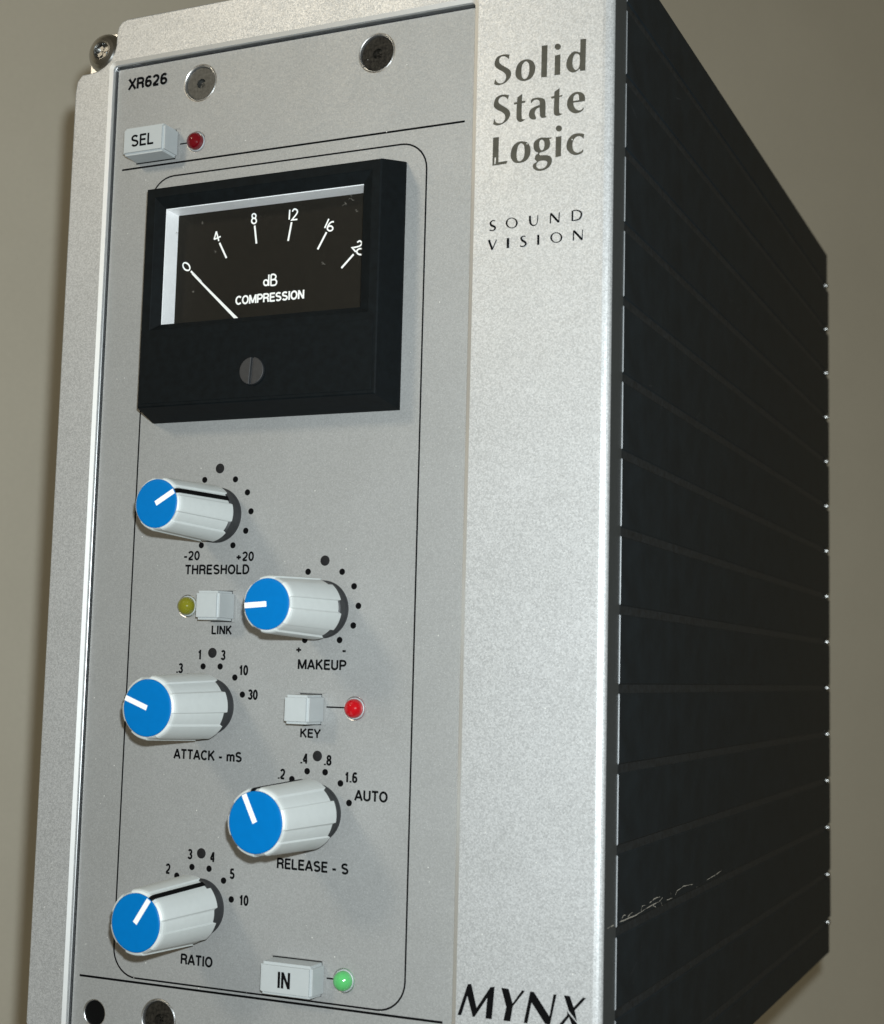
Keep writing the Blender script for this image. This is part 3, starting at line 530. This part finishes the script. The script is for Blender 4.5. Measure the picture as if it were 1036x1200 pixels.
# --- knobs
def knob(cx, cz, H, r_rim, r_back, r_cap, idx, ptr, yb, lab):
    seg = 240; bandw = math.radians(11)
    def rad(t, r):
        q = ((t-idx+math.pi/6) % (math.pi/3))-math.pi/6       # low bands every 60 degrees, one under the index line
        d = abs(q)
        k = min(1, max(0, (d-bandw)/math.radians(1.4)))
        return r-(1-k)*.17, k
    rows = [(r_back, 'b'), (r_rim+.04, -H+.75), (r_rim-.01, -H+.38), (r_rim-.13, -H+.14), (r_rim-.33, -H+.02), (r_cap+.0, -H+.0), (r_cap-.02, -H+.12), (.01, -H+.12)]
    rings = []
    for j, (r, y) in enumerate(rows):
        ring = []
        for k in range(seg):
            t = 2*math.pi*k/seg
            rr, kk = rad(t, r) if j < 4 else (r, 1)
            yy = (-yb-(1-kk)*.45) if y == 'b' else y
            ring.append((rr*math.cos(t), yy, rr*math.sin(t)))
        rings.append(ring)
    inner = [((r_back-.5)*math.cos(2*math.pi*k/seg), -yb-.5, (r_back-.5)*math.sin(2*math.pi*k/seg)) for k in range(seg)]
    rings = [inner]+rings
    a = Acc()
    for p, q in zip(rings, rings[1:]): a.add(p+q, [(i, (i+1) % seg, seg+(i+1) % seg, seg+i) for i in range(seg)])
    a.add(inner, [tuple(range(seg))])
    o = mk('knob', a.v, a.f, M['knob'], mod, (cx, 0, cz), True); o['label'] = lab
    # collar behind the knob
    a = Acc(); rc = 3.2; lathe(a, [(rc+.12, .05), (rc+.12, -.25), (rc, -.5), (rc-.06, -yb+.35), (rc-.4, -yb+.1), (rc-.4, -yb-.7)], 48, cap0=False)
    mk('collar', a.v, a.f, M['collar'], o, (cx, 0, cz), True)
    a = Acc(); lathe(a, [(r_cap-.03, -H+.13), (r_cap-.03, -H-.03), (r_cap-.12, -H-.10), (r_cap-.3, -H-.12), (r_cap*.5, -H-.13), (.01, -H-.13)], 64, cap0=False, cap1=False)
    mk('cap', a.v, a.f, M['blue'], o, (cx, 0, cz), True)
    # white pointer on the cap
    c_, s_ = math.cos(ptr), math.sin(ptr); w2 = .29
    def q3(u, w_, y): return (u*c_-w_*s_, y, u*s_+w_*c_)
    yf = -H-.16; r0, r1 = -.02, r_cap-.1
    a = Acc(); v = [q3(u, w_, y) for y in (yf, yf+.08) for u, w_ in ((r0, -w2), (r1, -w2), (r1, w2), (r0, w2))]
    a.add(v, [(0, 1, 2, 3), (4, 5, 6, 7), (0, 1, 5, 4), (1, 2, 6, 5), (2, 3, 7, 6), (3, 0, 4, 7)])
    mk('pointer', a.v, a.f, M['white_ink'], o, (cx, 0, cz))
    # black index line down the side
    c_, s_ = math.cos(idx), math.sin(idx); hw = .27
    def q4(r, w_, y): return (r*c_-w_*s_, y, r*s_+w_*c_)
    pth = [(r_back-.06, -yb-.35), (r_rim-.02, -H+.75), (r_rim-.06, -H+.38), (r_rim-.17, -H+.12), (r_rim-.34, -H-.02), (r_cap+.02, -H-.03)]
    V = [q4(r, w_, y) for r, y in pth for w_ in (-hw, hw)]+[q4(r-.3, w_, y+.1) for r, y in pth for w_ in (-hw, hw)]
    n = len(pth)*2; Fc = []
    for i in range(len(pth)-1):
        k = 2*i; Fc += [(k, k+1, k+3, k+2), (n+k, n+k+1, n+k+3, n+k+2), (k, k+2, n+k+2, n+k), (k+1, k+3, n+k+3, n+k+1)]
    Fc += [(0, 1, n+1, n), (n-2, n-1, 2*n-1, 2*n-2)]
    mk('index_line', V, Fc, M['ink'], o, (cx, 0, cz))
    return o
R = math.radians
knob(18.2, -58.0, 12.45, 3.05, 3.45, 2.78, R(30), R(30), 2.0, 'threshold knob, its white pointer up to the right')
knob(32.95, -69.15, 12.4, 3.1, 3.5, 2.80, R(184), R(184), 2.0, 'makeup knob, its white pointer straight to the left')
knob(18.2, -80.65, 12.4, 3.55, 3.95, 3.18, R(160), R(160), 2.3, 'attack knob, its white pointer left and slightly up')
knob(32.8, -92.1, 12.8, 3.62, 3.98, 3.28, R(98), R(117), 2.3, 'release knob, its white pointer up to the left')
knob(17.95, -103.8, 12.4, 3.55, 3.95, 3.18, R(56), R(57), 2.3, 'ratio knob, its white pointer steeply up to the right')

# --- meter
MC = (25.25, 0, -32)
a = Acc()
h = 4.77
base = (8.45, -46.5, 42.05, -17.45); frt = (9.33, -45.35, 41.17, -18.48)
win = (11.75, -35.3, 38.8, -20.95); bez = (10.6, -35.95, 40.0, -19.65)
def rc(t, y): return [(t[0], y, t[1]), (t[2], y, t[1]), (t[2], y, t[3]), (t[0], y, t[3])]
def ins(t, d): return (t[0]+d, t[1]+d, t[2]-d, t[3]-d)
rings = [rc(base, -.01), rc(ins(base, .02), -.35), rc(ins(frt, -.06), -h+.12), rc(ins(frt, .1), -h), rc(ins(bez, -.08), -h), rc(bez, -h+.05), rc(win, -4.3), rc(win, -1.45)]
V = [p for r in rings for p in r]; Fc = []
for j in range(len(rings)-1):
    for i in range(4): Fc.append((4*j+i, 4*j+(i+1) % 4, 4*j+4+(i+1) % 4, 4*j+4+i))
Fc.append((0, 1, 2, 3))
a.add(V, Fc)
meter = a.build('meter', M['meter'], mod, MC); meter['label'] = 'square black meter with white scale from 0 to 20'
# groove line around the lower cover
a = Acc(); a.box((9.75, -h-.05, -44.95), (40.75, -h+.02, -36.9), ch=.04); a.build('cover', M['meter'], meter, (25.25, -h, -41))
# white liner: left and top walls (and the hidden right and lower ones)
a = Acc(); t = .03; wy = -4.12
o_ = (win[0]+.005, win[1]+.005, win[2]-.005, win[3]-.005); i_ = ins(win, .1)
V = rc(o_, wy)+rc(i_, wy)+rc(i_, -1.5)+rc(o_, -1.5)
a.add(V, [(j*4+i, j*4+(i+1) % 4, (j*4+4+(i+1) % 4) % 16, (j*4+4+i) % 16) for j in range(4) for i in (2, 3)])
a.build('liner', M['white'], meter, MC)
a = Acc(); a.add(rc(ins(win, .02), -1.59)+rc(ins(win, .02), -1.5), [(0, 1, 2, 3), (4, 5, 6, 7), (0, 1, 5, 4), (1, 2, 6, 5), (2, 3, 7, 6), (3, 0, 4, 7)]); a.build('dial', M['dial'], meter, MC)
for k, tck in enumerate(TICK):
    ink = Ink(-1.62)
    ink.stroke([p[:2] for p in tck], .24, sm=False); ink.build('tick', M['white_ink'], meter)
    ink = Ink(-1.62)
    for s in NUM[k]: ink.stroke(s[0], s[1][0], bool(s[2]), sm=True)
    ink.build('numeral', M['white_ink'], meter)
ink = Ink(-1.62)
for p, wv, cl in DB: ink.stroke(p, wv[0], bool(cl))
ink.build('lettering', M['white_ink'], meter)
text('lettering', 'COMPRESSION', 20.5, 30.0, -32.93, 1.05, -1.62, M['white_ink'], meter, .15, spx=.3)
# needle
p, q = NEED[0][:2], NEED[1][:2]; dx, dz = q[0]-p[0], q[1]-p[1]; L = math.hypot(dx, dz); nx, nz = -dz/L, dx/L
q = (q[0]+dx*.12, q[1]+dz*.12)
V = []
for y in (-2.35, -2.25):
    for (e, wv) in ((p, .1), (q, .2)): V += [(e[0]+nx*wv, y, e[1]+nz*wv), (e[0]-nx*wv, y, e[1]-nz*wv)]
mk('needle', V, [(0, 1, 3, 2), (4, 5, 7, 6), (0, 1, 5, 4), (2, 3, 7, 6), (0, 2, 6, 4), (1, 3, 7, 5)], M['white_ink'], meter)
a = Acc(); a.add(rc(ins(win, -.0), -4.28)+rc(ins(win, 0), -4.22), [(0, 1, 2, 3), (4, 5, 6, 7), (0, 1, 5, 4), (1, 2, 6, 5), (2, 3, 7, 6), (3, 0, 4, 7)]); a.build('glass', M['glass'], meter, MC)
# slotted zero adjuster
zx, zz, zr = 25.3, -41.9, 1.62
a = Acc()
ang = R(86); c_, s_ = math.cos(ang), math.sin(ang)
for sg in (1, -1):
    pts = []
    off = .17
    al = math.asin(off/zr)
    arc = [al+(math.pi-2*al)*k/16 for k in range(17)]
    pts = [(zr*math.cos(t_), sg*zr*math.sin(t_)) for t_ in arc]
    loop = [(zx+u*c_-w_*s_, zz+u*s_+w_*c_) for u, w_ in pts]
    plate(a, loop, [], -h-.36, -h, .08, 2)
lathe(a, [(zr-.05, -h-.1), (.01, -h-.1)], 24, cx=zx, cz=zz, cap0=False, cap1=False)
a.build('zero_adjuster', M['collar'], meter, (zx, -h, zz), smooth=False)
# dust and lint caught on the glass
ink = Ink(-4.292)
for x, z, s in ((37.2, -22.4, 1.0), (36.4, -23.2, .7), (37.9, -24.0, .6), (33.9, -29.9, .6), (19.2, -27.0, .55), (16.2, -31.6, .5), (13.6, -24.1, .4), (26.5, -36.0, .4), (17.0, -23.4, .5)):
    for _ in range(3):
        t = random.uniform(0, 6.28); k = random.uniform(.12, .3)*s
        x2, z2 = x+random.uniform(-.2, .2)*s, z+random.uniform(-.2, .2)*s
        ink.stroke([(x2, z2), (x2+k*math.cos(t)+.05, z2+k*math.sin(t)), (x2+k*math.cos(t+.7)*1.6, z2+k*math.sin(t+.7)*1.6)], .035)
d_o = ink.build('dust', M['lint'], meter)
# specks of dust on the painted metal
def specks(parent, n, x0, x1, z0, z1, y, avoid=None):
    ink = Ink(y)
    for _ in range(n):
        x, z = random.uniform(x0, x1), random.uniform(z0, z1)
        if avoid and avoid(x, z): continue
        r = random.choice([.03, .04, .05, .07]); ink.disc(x, z, r, 6)
    o = ink.build('dust', M['dust'], parent); o['kind'] = 'stuff'
specks(mod, 150, 1, 49.5, -113, -4, -.022, lambda x, z: 8 < x < 42.5 and -47 < z < -17)
specks(rack, 60, 51.5, 65, -120, 5, FY-.02)
# dust and fine scuffs on the black side boards
a = Acc(); sx = SX+.163
for _ in range(170):
    y, z = random.uniform(5, 128), random.uniform(-124, 4)
    t = random.uniform(-.5, .5)+(0 if random.random() < .6 else 1.5); L_ = random.choice([.05, .07, .1, .1, .5, 1.2]); w_ = .025 if L_ > .3 else .04
    dy, dz = L_*math.cos(t), L_*math.sin(t); ny, nz = -math.sin(t)*w_, math.cos(t)*w_
    if min(abs((z+1.15)/8.455+k) for k in range(16))*8.455 < .8: continue
    a.add([(sx, y-dy-ny, z-dz-nz), (sx, y+dy-ny, z+dz-nz), (sx, y+dy+ny, z+dz+nz), (sx, y-dy+ny, z-dz+nz)], [(0, 1, 2, 3)])
o = a.build('scuff', M['scuff'], rack, (sx, 65, -60)); o['kind'] = 'stuff'
specks(rack, 30, -5, -.3, -118, -4, FY-.02)
